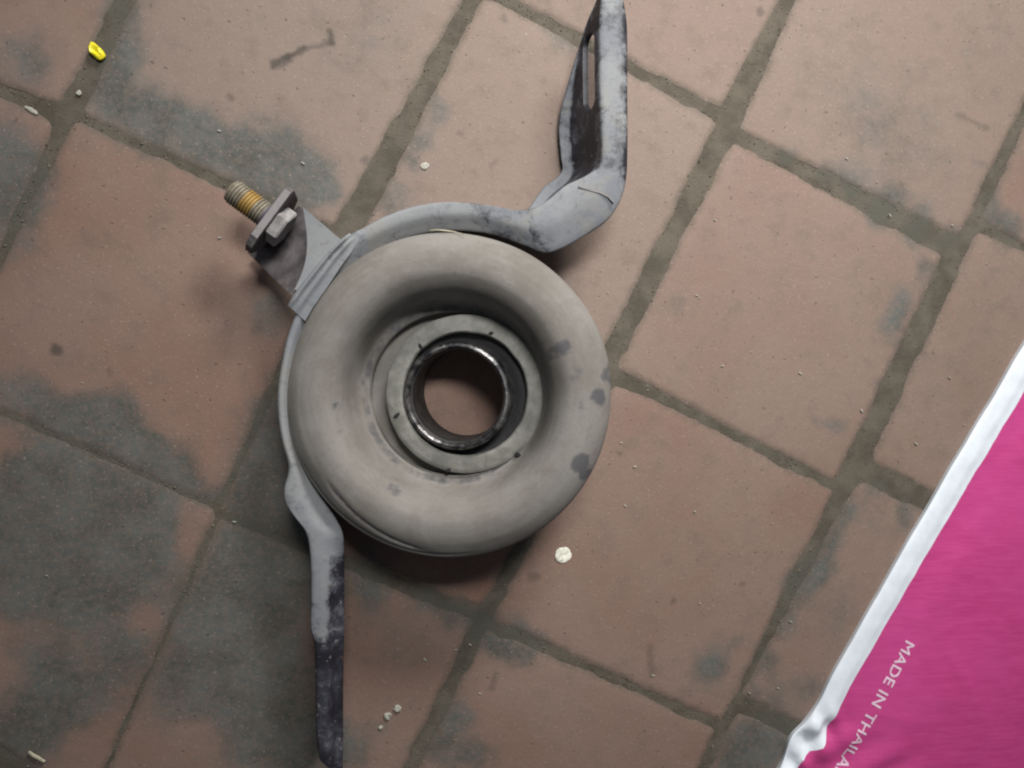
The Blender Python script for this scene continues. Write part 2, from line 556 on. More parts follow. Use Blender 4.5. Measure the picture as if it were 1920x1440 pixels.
def build_floor():
    NX, NY = 420, 340
    g = []
    for i in range(NX + 1):
        for j in range(NY + 1):
            x, y = -0.50 + 1.02 * i / NX, -0.42 + 0.84 * j / NY
            g.append((x, y, (-0.52 + 0.34 * nz(x, y, 0, 70) + 0.22 * nz(x, y, 3, 210)) * MM))
    f = [(i * (NY + 1) + j, (i + 1) * (NY + 1) + j, (i + 1) * (NY + 1) + j + 1, i * (NY + 1) + j + 1)
         for i in range(NX) for j in range(NY)]
    fl = tag(mesh_obj("floor", g, f, M_GROUT, attrs={"stain": stain_many(g)}), kind="structure")
    for ti, (cs, tone) in enumerate(TILES):
        P = [at(*c) for c in cs]
        n = 44
        ts = [0.0, 0.004, 0.012] + [k / (n - 5) for k in range(1, n - 5)] + [0.988, 0.996, 1.0]
        m = len(ts)
        V, E, S = [], [], []
        cen = sum(P, Vector()) / 4
        for iv, v in enumerate(ts):
            for iu, u in enumerate(ts):
                # round the corners a little
                p = (P[0] * (1 - u) + P[1] * u) * (1 - v) + (P[3] * (1 - u) + P[2] * u) * v
                du, dv = min(u, 1 - u), min(v, 1 - v)
                e = min(du, dv)
                # ragged edges
                amp = max(0.0, 1 - e / 0.05)
                wob = -1.7 + 1.3 * nz(p.x, p.y, ti * .01, 45) + 1.1 * nz(p.x, p.y, ti * .02, 160) + 0.5 * nz(p.x, p.y, ti * .02, 420)
                inw = Vector(((cen - p).x, (cen - p).y, 0))
                nu = (P[1] - P[0]).normalized() * (1 if u < .5 else -1)
                nv = (P[3] - P[0]).normalized() * (1 if v < .5 else -1)
                q = p.copy()
                if du < 0.05:
                    q += nu * wob * MM * (1 - du / .05)
                if dv < 0.05:
                    q += nv * wob * MM * (1 - dv / .05)
                cr = max(0.0, 0.03 - du) * max(0.0, 0.03 - dv) / 0.0009
                q += inw.normalized() * cr * 2.2 * MM
                z = 0.25 * nz(q.x, q.y, ti, 18)
                z -= 0.45 * (1 - sm(0.0, 0.016, e)) + 0.2 * (1 - sm(0, 0.05, e))
                if iu in (0, m - 1) or iv in (0, m - 1):
                    z = -3.0
                V.append((q.x, q.y, z * MM))
                E.append(1 - sm(0.0, 0.045, e))
                S.append(stain(q.x, q.y))
        F = [(a * m + b, a * m + b + 1, (a + 1) * m + b + 1, (a + 1) * m + b) for a in range(m - 1) for b in range(m - 1)]
        t = mesh_obj("tile", V, F, M_TILE, fl, 50, {"stain": S, "edge": E})
        t["tone"] = float(tone)
    # sand and crumbs packed in the joints
    rg = random.Random(3)
    V, F = [], []
    for (cs, tone) in TILES:
        P = [at(*c) for c in cs]
        for k in range(4):
            a, b = P[k], P[(k + 1) % 4]
            nrm = Vector(((b - a).y, -(b - a).x, 0)).normalized()
            if nrm.dot((a + b) / 2 - sum(P, Vector()) / 4) < 0:
                nrm = -nrm
            for _ in range(70):
                p = a.lerp(b, rg.random()) + nrm * rg.uniform(-.0005, .004)
                h = rg.uniform(.15, .5) * (1.7 if rg.random() < .08 else 1) * MM
                q = len(V)
                for d in ((1, 0, 0), (0, 1, 0), (-1, 0, 0), (0, -1, 0), (0, 0, .9), (0, 0, -.9)):
                    V.append(p + Vector(d) * h * rg.uniform(.6, 1.3) + Vector((0, 0, -.35 * MM)))
                F += [(q, q + 1, q + 4), (q + 1, q + 2, q + 4), (q + 2, q + 3, q + 4), (q + 3, q, q + 4),
                      (q + 1, q, q + 5), (q + 2, q + 1, q + 5), (q + 3, q + 2, q + 5), (q, q + 3, q + 5)]
    tag(mesh_obj("joint_grit", V, F, M_GRIT, fl, 0), kind="stuff")


build_floor()

# ------------------------------------------------------------------ the support bearing
ZT = 36.0          # level of the bracket's upper flange, mm
root = empty("shaft_support_bearing", (RC.x, RC.y, 0))
tag(root, "dusty grey rubber ring bearing in a curved steel bracket with arms and threaded stud",
    "bearing")

TILT = Matrix.Rotation(math.radians(-9.0), 3, 'Y') @ Matrix.Rotation(math.radians(-1.0), 3, 'X')


def lathe(name, prof, centre, tilt, mat, seg=128, smooth=40, mod=None, attr=None, closed=True):
    V, F, A = [], [], []
    n = len(prof)
    for i in range(seg):
        a = 2 * math.pi * i / seg
        for j, (r, z) in enumerate(prof):
            if mod:
                r2, z2 = mod(r, z, a, j)
            else:
                r2, z2 = r, z
            p = tilt @ Vector((r2 * math.cos(a), r2 * math.sin(a), z2)) * MM + centre
            V.append(p)
            if attr:
                A.append(attr(r2, z2, a, p))
    for i in range(seg):
        k = (i + 1) % seg
        for j in range(n if closed else n - 1):
            l = (j + 1) % n
            F.append((i * n + j, k * n + j, k * n + l, i * n + l))
    o = mesh_obj(name, V, F, mat, None, smooth, {"bare_shade": A} if attr else None)
    return keep(o, root)


def smooth_prof(pts, n):
    return [(p[0], p[1]) for p in interp(pts, n)]


ring_pts = [(78.2, -13), (79.5, -5), (80, 1), (79.6, 6), (78.0, 10.0), (75, 13.4), (70.5, 16.6), (65, 18.2), (59.5, 18),
            (55.5, 15.8), (52.2, 12), (50, 7), (48.6, 1.5), (47.2, -4), (45.8, -7.0), (44.0, -8.2), (42.2, -8.7)]
ring_prof = smooth_prof(ring_pts, 90) + [(41.5, -9.6), (41.2, -15), (33.0, -15.5), (32.5, -17), (60, -17), (74, -16)]
blots = [(at(1108, 740, 45), 5.2, .95), (at(1078, 860, 45), 6.2, .95), (at(1088, 880, 45), 5, .9), (at(1128, 700, 40), 6, .8),
         (at(1075, 757, 45), 2.2, .8), (at(1040, 650, 40), 5, .8), (at(1132, 800, 40), 4, .6), (at(1095, 625, 45), 4, .35),  # blots on the recess wall also put its shade into the colour
         (at(626, 762, 48), 2.2, .6), (at(632, 812, 48), 2.5, .5), (at(1055, 700, 35), 7, .45), (at(1105, 905, 42), 5, .55),
         (at(740, 910, 35), 5, .5), (at(1020, 660, 30), 5, .6)]


def ring_bare_shade(r, z, a, p):
    v = 0.0
    for c, rad, s in blots:
        d = math.hypot(p.x - c.x, p.y - c.y) / (rad * MM)
        v = max(v, s * (1 - sm(0.4, 1.3, d)))
    deg = math.degrees(a) % 360
    wdw = sm(205, 220, deg) * (1 - sm(258, 275, deg))
    v = max(v, 0.62 * wdw * (1 - sm(0.5, 1.6, abs(r / .977 - 70.0 - 5.0 * (deg - 220) / 42))) * (1 if z > 0 else 0))  # groove lines darkened, crease shade put into the colour
    v = max(v, 0.58 * (1 - sm(1.0, 4, abs(r - 42.5))) * (1 if z < 0 and z > -9 else 0))
    v = max(v, 0.38 * (1 - sm(0, 26, abs((deg + 180) % 360 - 180 - 30))) * (1 - sm(2, 10, abs(r - 50))))  # shade on the recess wall's right side, painted into the colour
    return v


def ring_mod(r, z, a, j):
    deg = math.degrees(a) % 360
    if j < 90:
        wdw = sm(195, 215, deg) * (1 - sm(265, 285, deg))
        wdw2 = sm(214, 224, deg) * (1 - sm(254, 266, deg))
        r0 = 70.0 + 5.0 * (deg - 220) / 42
        g = math.exp(-((r - r0) / .9) ** 2) * 1.5 * wdw2 + math.exp(-((r - 77) / .8) ** 2) * (1.0 * wdw + 0.12)
        z -= g if z > 0 else 0
        lump = 0.5 * noise.noise(Vector((math.cos(a) * 2.2, math.sin(a) * 2.2, r * .05)))
        z += lump
        if r > 70:
            r += 0.7 * noise.noise(Vector((math.cos(a) * 1.7 + 5, math.sin(a) * 1.7, 0)))
    return r * 0.977, z


rub = lathe("rubber_ring", ring_prof, Vector((RC.x, RC.y, 34 * MM)), TILT, M_RUB, 180, 50, ring_mod, ring_bare_shade)

# dust shield, seal, inner race sit a little off the ring's centre (the rubber sags)
SC = Vector((RC.x, RC.y, 34 * MM)) + Vector((7.4, 0.2, 0)) * MM
shield_prof = [(39.2, -9.6), (39.3, -6.0), (38.4, -5.1), (36.5, -4.7), (34.6, -4.2), (32.4, -3.7), (31.4, -3.7), (30.7, -4.3), (30.4, -6),
               (30.4, -16), (32, -17), (38, -17)]


def shield_mod(r, z, a, j):
    return r + 0.35 * noise.noise(Vector((math.cos(a) * 4, math.sin(a) * 4, j * .1))), z + 0.25 * noise.noise(
        Vector((math.cos(a) * 3, math.sin(a) * 3, 9)))


shield = lathe("dust_shield", shield_prof, SC, TILT, M_SHD, 120, 40, shield_mod)
RCEN = SC + Vector((-4.0, -0.8, 0)) * MM
RT = Matrix.Rotation(math.radians(-15.0), 3, 'Y') @ Matrix.Rotation(math.radians(0.5), 3, 'X')
seal = lathe("seal", [(35, -9.5), (31.4, -9.0), (29.4, -10), (25, -10.4), (25, -14), (35, -14)],
             RCEN, TILT, M_DARK, 96, 40)


def race_mod(r, z, a, j):
    return r + 0.12 * noise.noise(Vector((math.cos(a) * 5, math.sin(a) * 5, z * .3))), z + 0.25 * noise.noise(
        Vector((math.cos(a) * 4, math.sin(a) * 4, 3)))


race = lathe("inner_race", [(26.6, -15), (26.6, -2.4), (26.1, -0.9), (25.3, -0.2), (24.4, -0.1), (23.6, -0.7), (23.1, -2.0),
                            (23.0, -3.6), (24.0, -4.2), (24.0, -15)], RCEN, RT, M_RACE, 120, 35, race_mod)
bore = lathe("bore_sleeve", [(23.4, -3.0), (22.6, -3.3), (22.3, -4.0), (22.3, -27), (23.4, -27.4), (23.6, -26)], RCEN, RT, M_GREASE_SHADE, 96, 35)

# small notches in the shield's face: dark plugs painted as their shade, let 0.2 mm proud of the shield
for (px, py, ang, ln) in ((785, 650, 60, 3.6), (918, 625, -20, 2.6), (740, 780, -35, 3.6), (838, 882, -10, 2.4), (968, 850, 30, 3.2)):
    d = at(px, py, 29.6) - SC
    a = math.atan2(d.y, d.x)
    V = []
    n = 10
    for zz in (-6.5, -3.7):
        for i in range(n):
            t = 2 * math.pi * i / n
            lx, ly = ln * .5 * math.cos(t) * (1 + .2 * math.sin(3 * t)), 0.85 * math.sin(t)
            c, s = math.cos(math.radians(-ang)), math.sin(math.radians(-ang))
            q = Vector((d.x / MM + lx * c - ly * s, d.y / MM + lx * s + ly * c, 0))
            rr = q.length
            V.append(TILT @ Vector((q.x, q.y, zz + (0.12 if zz > -5 else 0) - 0.0)) * MM + SC)
    F = [tuple(range(n, 2 * n))] + [(i, (i + 1) % n, n + (i + 1) % n, n + i) for i in range(n)]
    o = mesh_obj("notch", V, F, M_NOTCH_SHADE, None, 0)
    o.parent = shield

# ---- bracket: one pressed strap of angle section running arm - ring - arm
OUT = [(1129, -14), (1123, 50), (1124, 180), (1128, 270), (1124, 308), (1100, 328), (1062, 346), (1030, 372), (1004, 388), (966, 392),
       (920, 384), (880, 379), (840, 377), (800, 381), (760, 390), (720, 405), (690, 421), (655, 441), (620, 480), (590, 522), (560, 575),
       (538, 630), (525, 690), (519, 740), (521, 790), (529, 835), (539, 870), (538, 893), (531, 918), (534, 945), (550, 970),
       (572, 1000), (580, 1040), (582, 1110), (581, 1180), (588, 1210), (591, 1300), (592, 1380), (598, 1424)]
INN = [(1168, -14), (1177, 50), (1178, 180), (1178, 280), (1176, 330), (1166, 372), (1140, 412), (1100, 440), (1058, 464), (1022, 474),
       (985, 460), (930, 441), (885, 433), (840, 432), (795, 437), (750, 450), (712, 467), (676, 490), (642, 520), (612, 556), (586, 598),
       (566, 645), (552, 700), (547, 745), (549, 795), (556, 835), (566, 868), (580, 898), (596, 925), (615, 952), (632, 978),
       (643, 1005), (645, 1045), (645, 1110), (645, 1180), (644, 1230), (643, 1310), (643, 1390), (642, 1450)]
#        lean  lip  zb   inner drop  dust
PRM = []
for i in range(len(OUT)):
    lean = -8.5 * (1 - sm(3, 7, i))
    lip = 5.5 * sm(1.3, 2.2, i) * (1 - sm(6, 9, i)) + 0.01
    zb = 3.0 + 25 * (1 - sm(-0.3, 2.3, i))
    lean *= (28.0 - zb) / 25.0
    drop = 0.0
    if 9 <= i <= 30:
        drop = 4.6
    if i >= 31:
        drop = 5.5 * sm(30, 33, i)
    if 4 <= i <= 8:
        drop = 4.4 * sm(3.5, 7, i)
    dust = 0.95
    if 9 <= i <= 11:
        dust = 0.66
    if i <= 4:
        dust = 0.74
    if i >= 33:
        dust = 0.92 - 0.85 * sm(33.2, 35.4, i)
    PRM.append((lean, lip, zb, drop, dust))


def build_bracket():
    n = 230
    ctl = [(*o, *i, *p) for o, i, p in zip(OUT, INN, PRM)]
    st = interp(ctl, n)
    V, D = [], []
    rows = None
    for k, s in enumerate(st):
        O = at(s[0], s[1], ZT) / MM
        drop = s[7]
        I = at(s[2], s[3], ZT - drop) / MM
        lean, lip, zb, dust = s[4], max(0.02, s[5]), s[6], s[8]
        wv = Vector((I.x - O.x, I.y - O.y, 0))
        W = wv.length
        d = wv / W
        wob = 0.35 * nz(O.x, O.y, 0, .06)
        zt = ZT + wob
        t = 2.6

        def z_at(q):      # height of the upper face across the flange
            x = max(0.0, (q / W - 0.35) / 0.65)
            return zt - drop * x * x * (3 - 2 * x) if drop < 5 else zt - drop * sm(0.42, 0.75, q / W)

        sec = []      # (d, z, dust and painted shade)
        # up the outer face of the web, its shade put into low values
        sec += [(lean - lip, zb, .6), (lean - lip - .4, zb + 1.1, .75), (lean - lip, zb + 2.2, .9), (lean - lip * .35, zb + 2.3, .95),
                (lean - .5, zb + 2.7, .9), (lean * .93, zb + 4.2, .15)]
        zm = (zt - 2.4)
        for f in (.3, .55, .8):
            sec.append((lean * .93 * (1 - f), zb + 4.2 + (zm - zb - 4.2) * f, .2))
        sec += [(0.0, zm, .45), (0.35, zt - .9, .8), (1.2, zt - .15, .95)]
        for f in (.12, .25, .38, .5, .62, .75, .86):
            q = 1.2 + (W - 2.4) * f
            sec.append((q, z_at(q), 1.0))
        ze = z_at(W)
        sec += [(W - 1.0, ze - .15, .95), (W - .2, ze - .9, .8), (W, ze - 1.6, .7), (W - .5, ze - t, .4), (W * .6, z_at(W * .6) - t, .2),
                (t + 1.2, zt - t, .2), (t, zt - t - 1.2, .2), (lean + t, zb + 2.6, .2), (lean + t - .3, zb, .2)]
        m = len(sec)
        for (q, z, du) in sec:
            p = Vector((O.x, O.y, 0)) + d * q
            V.append(Vector((p.x, p.y, max(z, .4))) * MM)
            dd = dust * du
            f = q / W
            yk = k / n
            if s[1] > 1000 and s[0] < 700:      # lower arm: the inner half has lost its dust
                dd *= 1 - .75 * sm(.42, .62, f) * sm(1010, 1060, s[1])
            if s[0] > 1090 and s[1] < 330:      # upper arm: worn along its outer edge
                dd -= .55 * sm(.6, .92, f) * (0.6 + .9 * nz(0, s[1], 0, .02))
            D.append(dd)
    F = []
    for k in range(n - 1):
        for j in range(m):
            l = (j + 1) % m
            F.append((k * m + j, (k + 1) * m + j, (k + 1) * m + l, k * m + l))
    F.append(tuple(range(m)))
    F.append(tuple(range((n - 1) * m, n * m)))
    o = mesh_obj("bracket", V, F, M_BRK, None, 40, {"dust": D})
    # oblong bolt slot through the web of the upper arm
    A, B = at(1115, 84, 25), at(1117, 186, 25)
    ax = (B - A)
    L = ax.length
    ax.normalize()
    side = Vector((ax.y, -ax.x, 0)).normalized()
    up = Vector((0, 0, 1))
    r = 5.6 * MM
    cv, nn = [], 12
    loop = [A + (-ax * math.cos(t) + up * math.sin(t)) * r for t in [math.pi * (.5 - i / nn) for i in range(nn + 1)]]
    loop = [A - ax * math.cos(t) * r + up * math.sin(t) * r for t in [-math.pi / 2 + math.pi * i / nn for i in range(nn + 1)]]
    loop += [B + ax * math.cos(t) * r + up * math.sin(t) * r for t in [math.pi / 2 - math.pi * i / nn for i in range(nn + 1)]]
    c = len(loop)
    cv = [p - side * 14 * MM for p in loop] + [p + side * 14 * MM for p in loop]
    cf = [tuple(range(c)), tuple(range(c, 2 * c))] + [(i, (i + 1) % c, c + (i + 1) % c, c + i) for i in range(c)]
    cut = mesh_obj("slot_cutter", cv, cf, M_BRK, None, 0)
    md = o.modifiers.new("slot", 'BOOLEAN')
    md.operation, md.object, md.solver = 'DIFFERENCE', cut, 'EXACT'
    dg = bpy.context.evaluated_depsgraph_get()
    me = bpy.data.meshes.new_from_object(o.evaluated_get(dg))
    o.modifiers.clear()
    o.data = me
    for p in me.polygons:
        p.use_smooth = True
    me.set_sharp_from_angle(angle=math.radians(40))
    bpy.data.objects.remove(cut)
    return keep(o, root)


bracket = build_bracket()
bracket["label"] = "pale dusty steel strap, its lower arm worn to black paint"


def sub(o, parent):
    o.parent = parent          # the parent already stands at the identity
    return o


def slab(name, outline, thick, mat, smooth=30, bev=0.7, attrs=None, dust=None):
    """plate from top outline points (world mm Vectors), extruded down by thick with a softened rim"""
    n = len(outline)
    c = sum(outline, Vector()) / n
    V, F = [], []
    for (ins, dz) in ((bev, 0), (bev * .3, -bev * .3), (0, -bev), (0, -thick)):
        for p in outline:
            q = p + (c - p).normalized() * ins
            V.append(Vector((q.x, q.y, q.z + dz)) * MM)
    F.append(tuple(range(n)))
    for r in range(3):
        F += [(r * n + i, r * n + (i + 1) % n, (r + 1) * n + (i + 1) % n, (r + 1) * n + i) for i in range(n)]
    F.append(tuple(range(3 * n, 4 * n)))
    at_ = {"dust": [dust] * len(V)} if dust is not None else None
    return mesh_obj(name, V, F, mat, None, smooth, at_)


def P(px, py, z):
    return at(px, py, z) / MM


# ---- stud mount welded on the strap
def grid_sheet(name, rows, mat, dust, thick=2.2):
    """sheet with thickness from a grid of mm points"""
    R, C = len(rows), len(rows[0])
    V, F = [], []
    for lay in (0, -thick):
        for r in rows:
            for p in r:
                V.append(Vector((p.x, p.y, p.z + lay)) * MM)
    N = R * C
    for i in range(R - 1):
        for j in range(C - 1):
            a, b, c, d = i * C + j, i * C + j + 1, (i + 1) * C + j + 1, (i + 1) * C + j
            F += [(a, b, c, d), (N + a, N + d, N + c, N + b)]
    rim = [j for j in range(C)] + [i * C + C - 1 for i in range(1, R)] + [(R - 1) * C + j for j in range(C - 2, -1, -1)] + \
          [i * C for i in range(R - 2, 0, -1)]
    k = len(rim)
    F += [(rim[i], rim[(i + 1) % k], N + rim[(i + 1) % k], N + rim[i]) for i in range(k)]
    return mesh_obj(name, V, F, mat, None, 45, {"dust": [dust] * len(V)})


# saddle: strip lying over the strap, with two pressed ridges
sad = []
O_ = [(540, 572), (556, 545), (585, 508), (615, 472), (640, 448), (656, 437)]
I_ = [(572, 602), (590, 572), (616, 535), (640, 498), (658, 474), (670, 454)]
Oc, Ic = interp(O_, 26), interp(I_, 26)
for f in [i / 12 for i in range(13)]:
    row = []
    for k, (a, b) in enumerate(zip(Oc, Ic)):
        x, y = a[0] * (1 - f) + b[0] * f, a[1] * (1 - f) + b[1] * f
        endr = sm(0, .12, k / 25) * (1 - sm(.88, 1, k / 25))
        z = ZT + 1.1 + endr * (2.2 * math.exp(-((f - .12) / .13) ** 2) + 1.5 * math.exp(-((f - .5) / .12) ** 2)) - 0.9 * f
        row.append(P(x, y, z))
    sad.append(row)
saddle = sub(grid_sheet("saddle_plate", sad, M_BRK, .95, 2.6), bracket)

# gusset: pale sheet from the saddle to the upper end of the end plate
gus = []
for f in [i / 10 for i in range(11)]:
    a = (558 + (574 - 558) * f, 546 + (384 - 546) * f)
    # free edge bows inward towards the saddle
    bow = math.sin(math.pi * f)
    e0 = (552 + (568 - 552) * f + 15 * bow, 543 + (388 - 543) * f + 9 * bow)
    e1 = (560 + (640 - 560) * f, 545 + (450 - 545) * f)
    row = []
    for g in [j / 8 for j in range(9)]:
        x, y = e0[0] * (1 - g) + e1[0] * g, e0[1] * (1 - g) + e1[1] * g
        row.append(P(x, y, 38.0 + 3.5 * (1 - g) * f - 1.5 * (1 - g) * bow))
    gus.append(row)
gusset = sub(grid_sheet("gusset", gus, M_BRK, .97, 2.4), bracket)

# body: darker pressed shell below the gusset
bod = []
for f in [i / 10 for i in range(11)]:          # from saddle (0) to end plate (1)
    row = []
    for g in [j / 12 for j in range(13)]:      # from lower-left to upper-right
        xa, ya = 549 + (640 - 549) * g, 556 + (452 - 556) * g
        xb, yb = 464 + (560 - 464) * g, 474 + (386 - 474) * g
        x, y = xa * (1 - f) + xb * f, ya * (1 - f) + yb * f
        z = 35.5 - 13 * f - 12 * (1 - g) ** 1.5 * sm(0, .5, f) - 3.5 * math.sin(math.pi * g) * f
        row.append(P(x, y, z))
    bod.append(row)
body = sub(grid_sheet("stud_mount", bod, M_BODY, .4, 2.4), bracket)

# local frame of the stud
S0 = P(508, 412, 27)
S1 = P(430, 354, 27)
sd = (S1 - S0).normalized()
td = Vector((sd.y, -sd.x, 0)).normalized()      # toward the upper right end of the plate
ud = Vector((0, 0, 1))


def prism(name, c, outline, ax, e1, e2, t0, t1, mat, parent, bev=0.5, dust=None):
    n = len(outline)
    V, F = [], []
    rings = ((t0, 1 - bev / 10), (t0 + bev, 1), (t1 - bev, 1), (t1, 1 - bev / 10))
    for (t, k) in rings:
        for (a, b) in outline:
            V.append((c + ax * t + e1 * a * k + e2 * b * k) * MM)
    F.append(tuple(range(n)))
    for r in range(3):
        F += [(r * n + i, r * n + (i + 1) % n, (r + 1) * n + (i + 1) % n, (r + 1) * n + i) for i in range(n)]
    F.append(tuple(range(3 * n, 4 * n)))
    return sub(mesh_obj(name, V, F, mat, None, 30, {"dust": [dust] * len(V)} if dust else None), parent)


plate = prism("end_plate", S0, [(-18.5, 3), (-16, 9), (-11, 12.5), (15, 14), (17, 11.5), (16, -6), (10, -14), (-12, -14)], sd, td, ud, -3.2, 0.8,
              M_BROWN, bracket, .35)
plate["label"] = "brown rusty plate with pale top edge"
bolt_root_prof = [(5.9, 0.8)]
# threaded stud
V, F, A = [], [], []
prof = [(0.0, 0.8), (5.4, 0.8), (5.6, 2.4)]
x = 3.0
while x < 21.0:
    prof += [(6.0, x), (6.1, x + .45), (5.15, x + .85), (5.15, x + 1.05)]
    x += 1.5
prof += [(5.6, x), (5.2, x + .8), (4.2, x + 1.8), (0.0, x + 1.9)]
Ls = x + 1.9
seg = 32
rot0 = Vector((sd.x, sd.y, 0.03)).normalized()
for i in range(seg):
    a = 2 * math.pi * i / seg
    for (r, q) in prof:
        tw = 1.5 * i / seg if 3 < q < 22 else 0
        V.append((S0 + rot0 * (q + tw * .9) + (td * math.cos(a) + ud * math.sin(a)) * r) * MM)
        A.append(q / Ls)
m = len(prof)
for i in range(seg):
    k = (i + 1) % seg
    for j in range(m - 1):
        F.append((i * m + j, k * m + j, k * m + j + 1, i * m + j + 1))
stud = sub(mesh_obj("stud", V, F, M_STUD, None, 30, {"along": A}), bracket)
stud["label"] = "short threaded stud with a band of yellow paint"
hexo = [(9.6 * math.cos(math.radians(60 * i + 8)), 9.6 * math.sin(math.radians(60 * i + 8))) for i in range(6)]
head = prism("bolt_head", S0 + ud * 3.5 + sd * (-3.2), hexo, sd, td, ud, -6.0, 0.0, M_HEAD, bracket, .8)

# ------------------------------------------------------------------ pink bag
E0, E1 = at(1917, 643, 2), at(1520, 1329, 2)
bx = (E1 - E0).normalized()                      # along the edge, towards the lower left
by = Vector((-bx.y, bx.x, 0))
if by.x < 0:
    by = -by
EL = (E1 - E0).length / MM


def bag_edge(s):
    """bow of the outer edge (mm towards the floor) at distance s along it"""
    return 1.2 * math.sin(s / EL * math.pi) + 0.6 * nz(s, 0, 3, .04) + 3.6 * math.exp(-((s - EL - 20) / 9) ** 2) - 1.2 * math.exp(
        -((s - EL + 6) / 10) ** 2)


def hem_w(s):
    c = s - EL
    return 15.0 - 1.8 * sm(0, EL, s) + 4.5 * sm(-2, 14, c) - 9.0 * sm(14, 30, c) + .3 * nz(s, 3, 0, .2)


def bag_z(s, v):
    z = 4.6 * math.sqrt(max(0.0, 1 - (1 - min(v / 7.0, 1.0)) ** 2)) + 0.25
    z += 1.8 * sm(14, 60, v) * (1 + .3 * nz(s, v, 0, .02))
    z -= 0.8 * sm(7, 14, v) * (1 - sm(16, 34, v))
    c = s - EL
    wr = sm(-12, 6, c)
    for (s0, v0, ang, ln, hh) in ((EL - 60, 70, .5, 40, .5), (EL - 20, 45, -.3, 30, .7), (EL + 12, 40, .9, 28, .8), (EL - 95, 120, .2, 60, .5),
                                  (20, 90, -.4, 60, .45), (60, 50, .25, 40, .35)):
        a_, b_ = s - s0, v - v0
        al, ac = a_ * math.sin(ang) + b_ * math.cos(ang), a_ * math.cos(ang) - b_ * math.sin(ang)
        if abs(al) < ln and abs(ac) < 9:
            z += hh * (1 - (al / ln) ** 2) * math.exp(-abs(ac) / 2.2)
    z += wr * sm(1, 6, v) * (2.0 * math.sin((c * .9 - v * .55) * .42) * math.exp(-((v - 8) / 14) ** 2)
                          + 1.3 * math.sin((c * .5 + v * .9) * .3))
    z += .25 * nz(s, v, 5, .12) * sm(2, 8, v) + 1.5 * nz(s * .5, v, 8, .035) * sm(16, 40, v)
    return max(z, .25)


def bag_pt(s, v):
    p = E0 / MM + bx * s + by * (v + 1.1 - 1.1 * sm(6, 14, v) - 2.9 * math.sin(math.pi * min(v / 6.0, 1.0)) * (1 if v < 6 else 0) - bag_edge(s) * (1 - sm(0, 40, v)))
    # pressed edges at the far ends
    zz = bag_z(s, v)
    zz *= sm(0, 12, s + 150) * sm(0, 12, EL + 150 - s) * sm(0, 12, 252 - v)
    return Vector((p.x, p.y, max(.25, zz))) * MM


bag = empty("packaging_bag", (E1.x + .05, E1.y + .05, 0))
tag(bag, "bright pink plastic pack with white border and printed lettering in the lower right corner", "package")


def bag_part(name, vf, nv, mat):
    ns = 190
    V, F = [], []
    for i in range(ns + 1):
        s = -150 + (EL + 300) * i / ns
        for j in range(nv + 1):
            V.append(bag_pt(s, vf(s, j / nv)))
    for i in range(ns):
        for j in range(nv):
            a = i * (nv + 1) + j
            F.append((a, a + 1, a + nv + 2, a + nv + 1))
    o = mesh_obj(name, V, F, mat, None, 60)
    o.parent = bag
    o.matrix_parent_inverse = Matrix.Translation(bag.location).inverted()
    return o


bag_part("white_border", lambda s, t: hem_w(s) * (t ** 1.4), 22, M_WHITE)
panel = bag_part("pink_panel", lambda s, t: hem_w(s) + (252 - hem_w(s)) * (t ** 1.6), 60, M_PINK)

# printed lettering
fc = bpy.data.curves.new("lettering", 'FONT')
fc.body = "MADE IN THAILAND"
fc.size = 1.0
fc.space_character = 1.04
fc.offset = 0.0
fo = bpy.data.objects.new("lettering_curve", fc)
COL.objects.link(fo)
dg = bpy.context.evaluated_depsgraph_get()
dg.update()
tm = bpy.data.meshes.new_from_object(fo.evaluated_get(dg))
bpy.data.objects.remove(fo)
T0, T1 = at(1702, 1199, 6) / MM, at(1580, 1428, 7.5) / MM
tx = (T1 - T0).normalized()
ty = Vector((-tx.y, tx.x, 0))
bmt = bmesh.new()
bmt.from_mesh(tm)
bmesh.ops.subdivide_edges(bmt, edges=bmt.edges[:], cuts=1)
xs = [v.co.x for v in bmt.verts]
wid = max(xs) - min(xs)
FULL = 98.0        # whole line in mm
kx = FULL / wid
ky = 6.3 / 0.72
for v in bmt.verts:
    p = T0 + tx * (v.co.x * kx) + ty * (v.co.y * ky)
    rel = p - E0 / MM
    s, q = rel.dot(bx), rel.dot(by)
    v.co = Vector((p.x, p.y, bag_pt(s, q).z / MM + .22)) * MM
# a second, slightly shifted pass of ink makes the strokes as heavy as in print
dup = bmesh.ops.duplicate(bmt, geom=bmt.verts[:] + bmt.edges[:] + bmt.faces[:])
for g_ in dup['geom']:
    if isinstance(g_, bmesh.types.BMVert):
        g_.co += (tx * .28 + ty * .12 + Vector((0, 0, .06))) * MM
bmt.to_mesh(tm)
bmt.free()
tm.materials.clear()
tm.materials.append(M_TEXT)
let = bpy.data.objects.new("lettering", tm)
COL.objects.link(let)
let.parent = panel

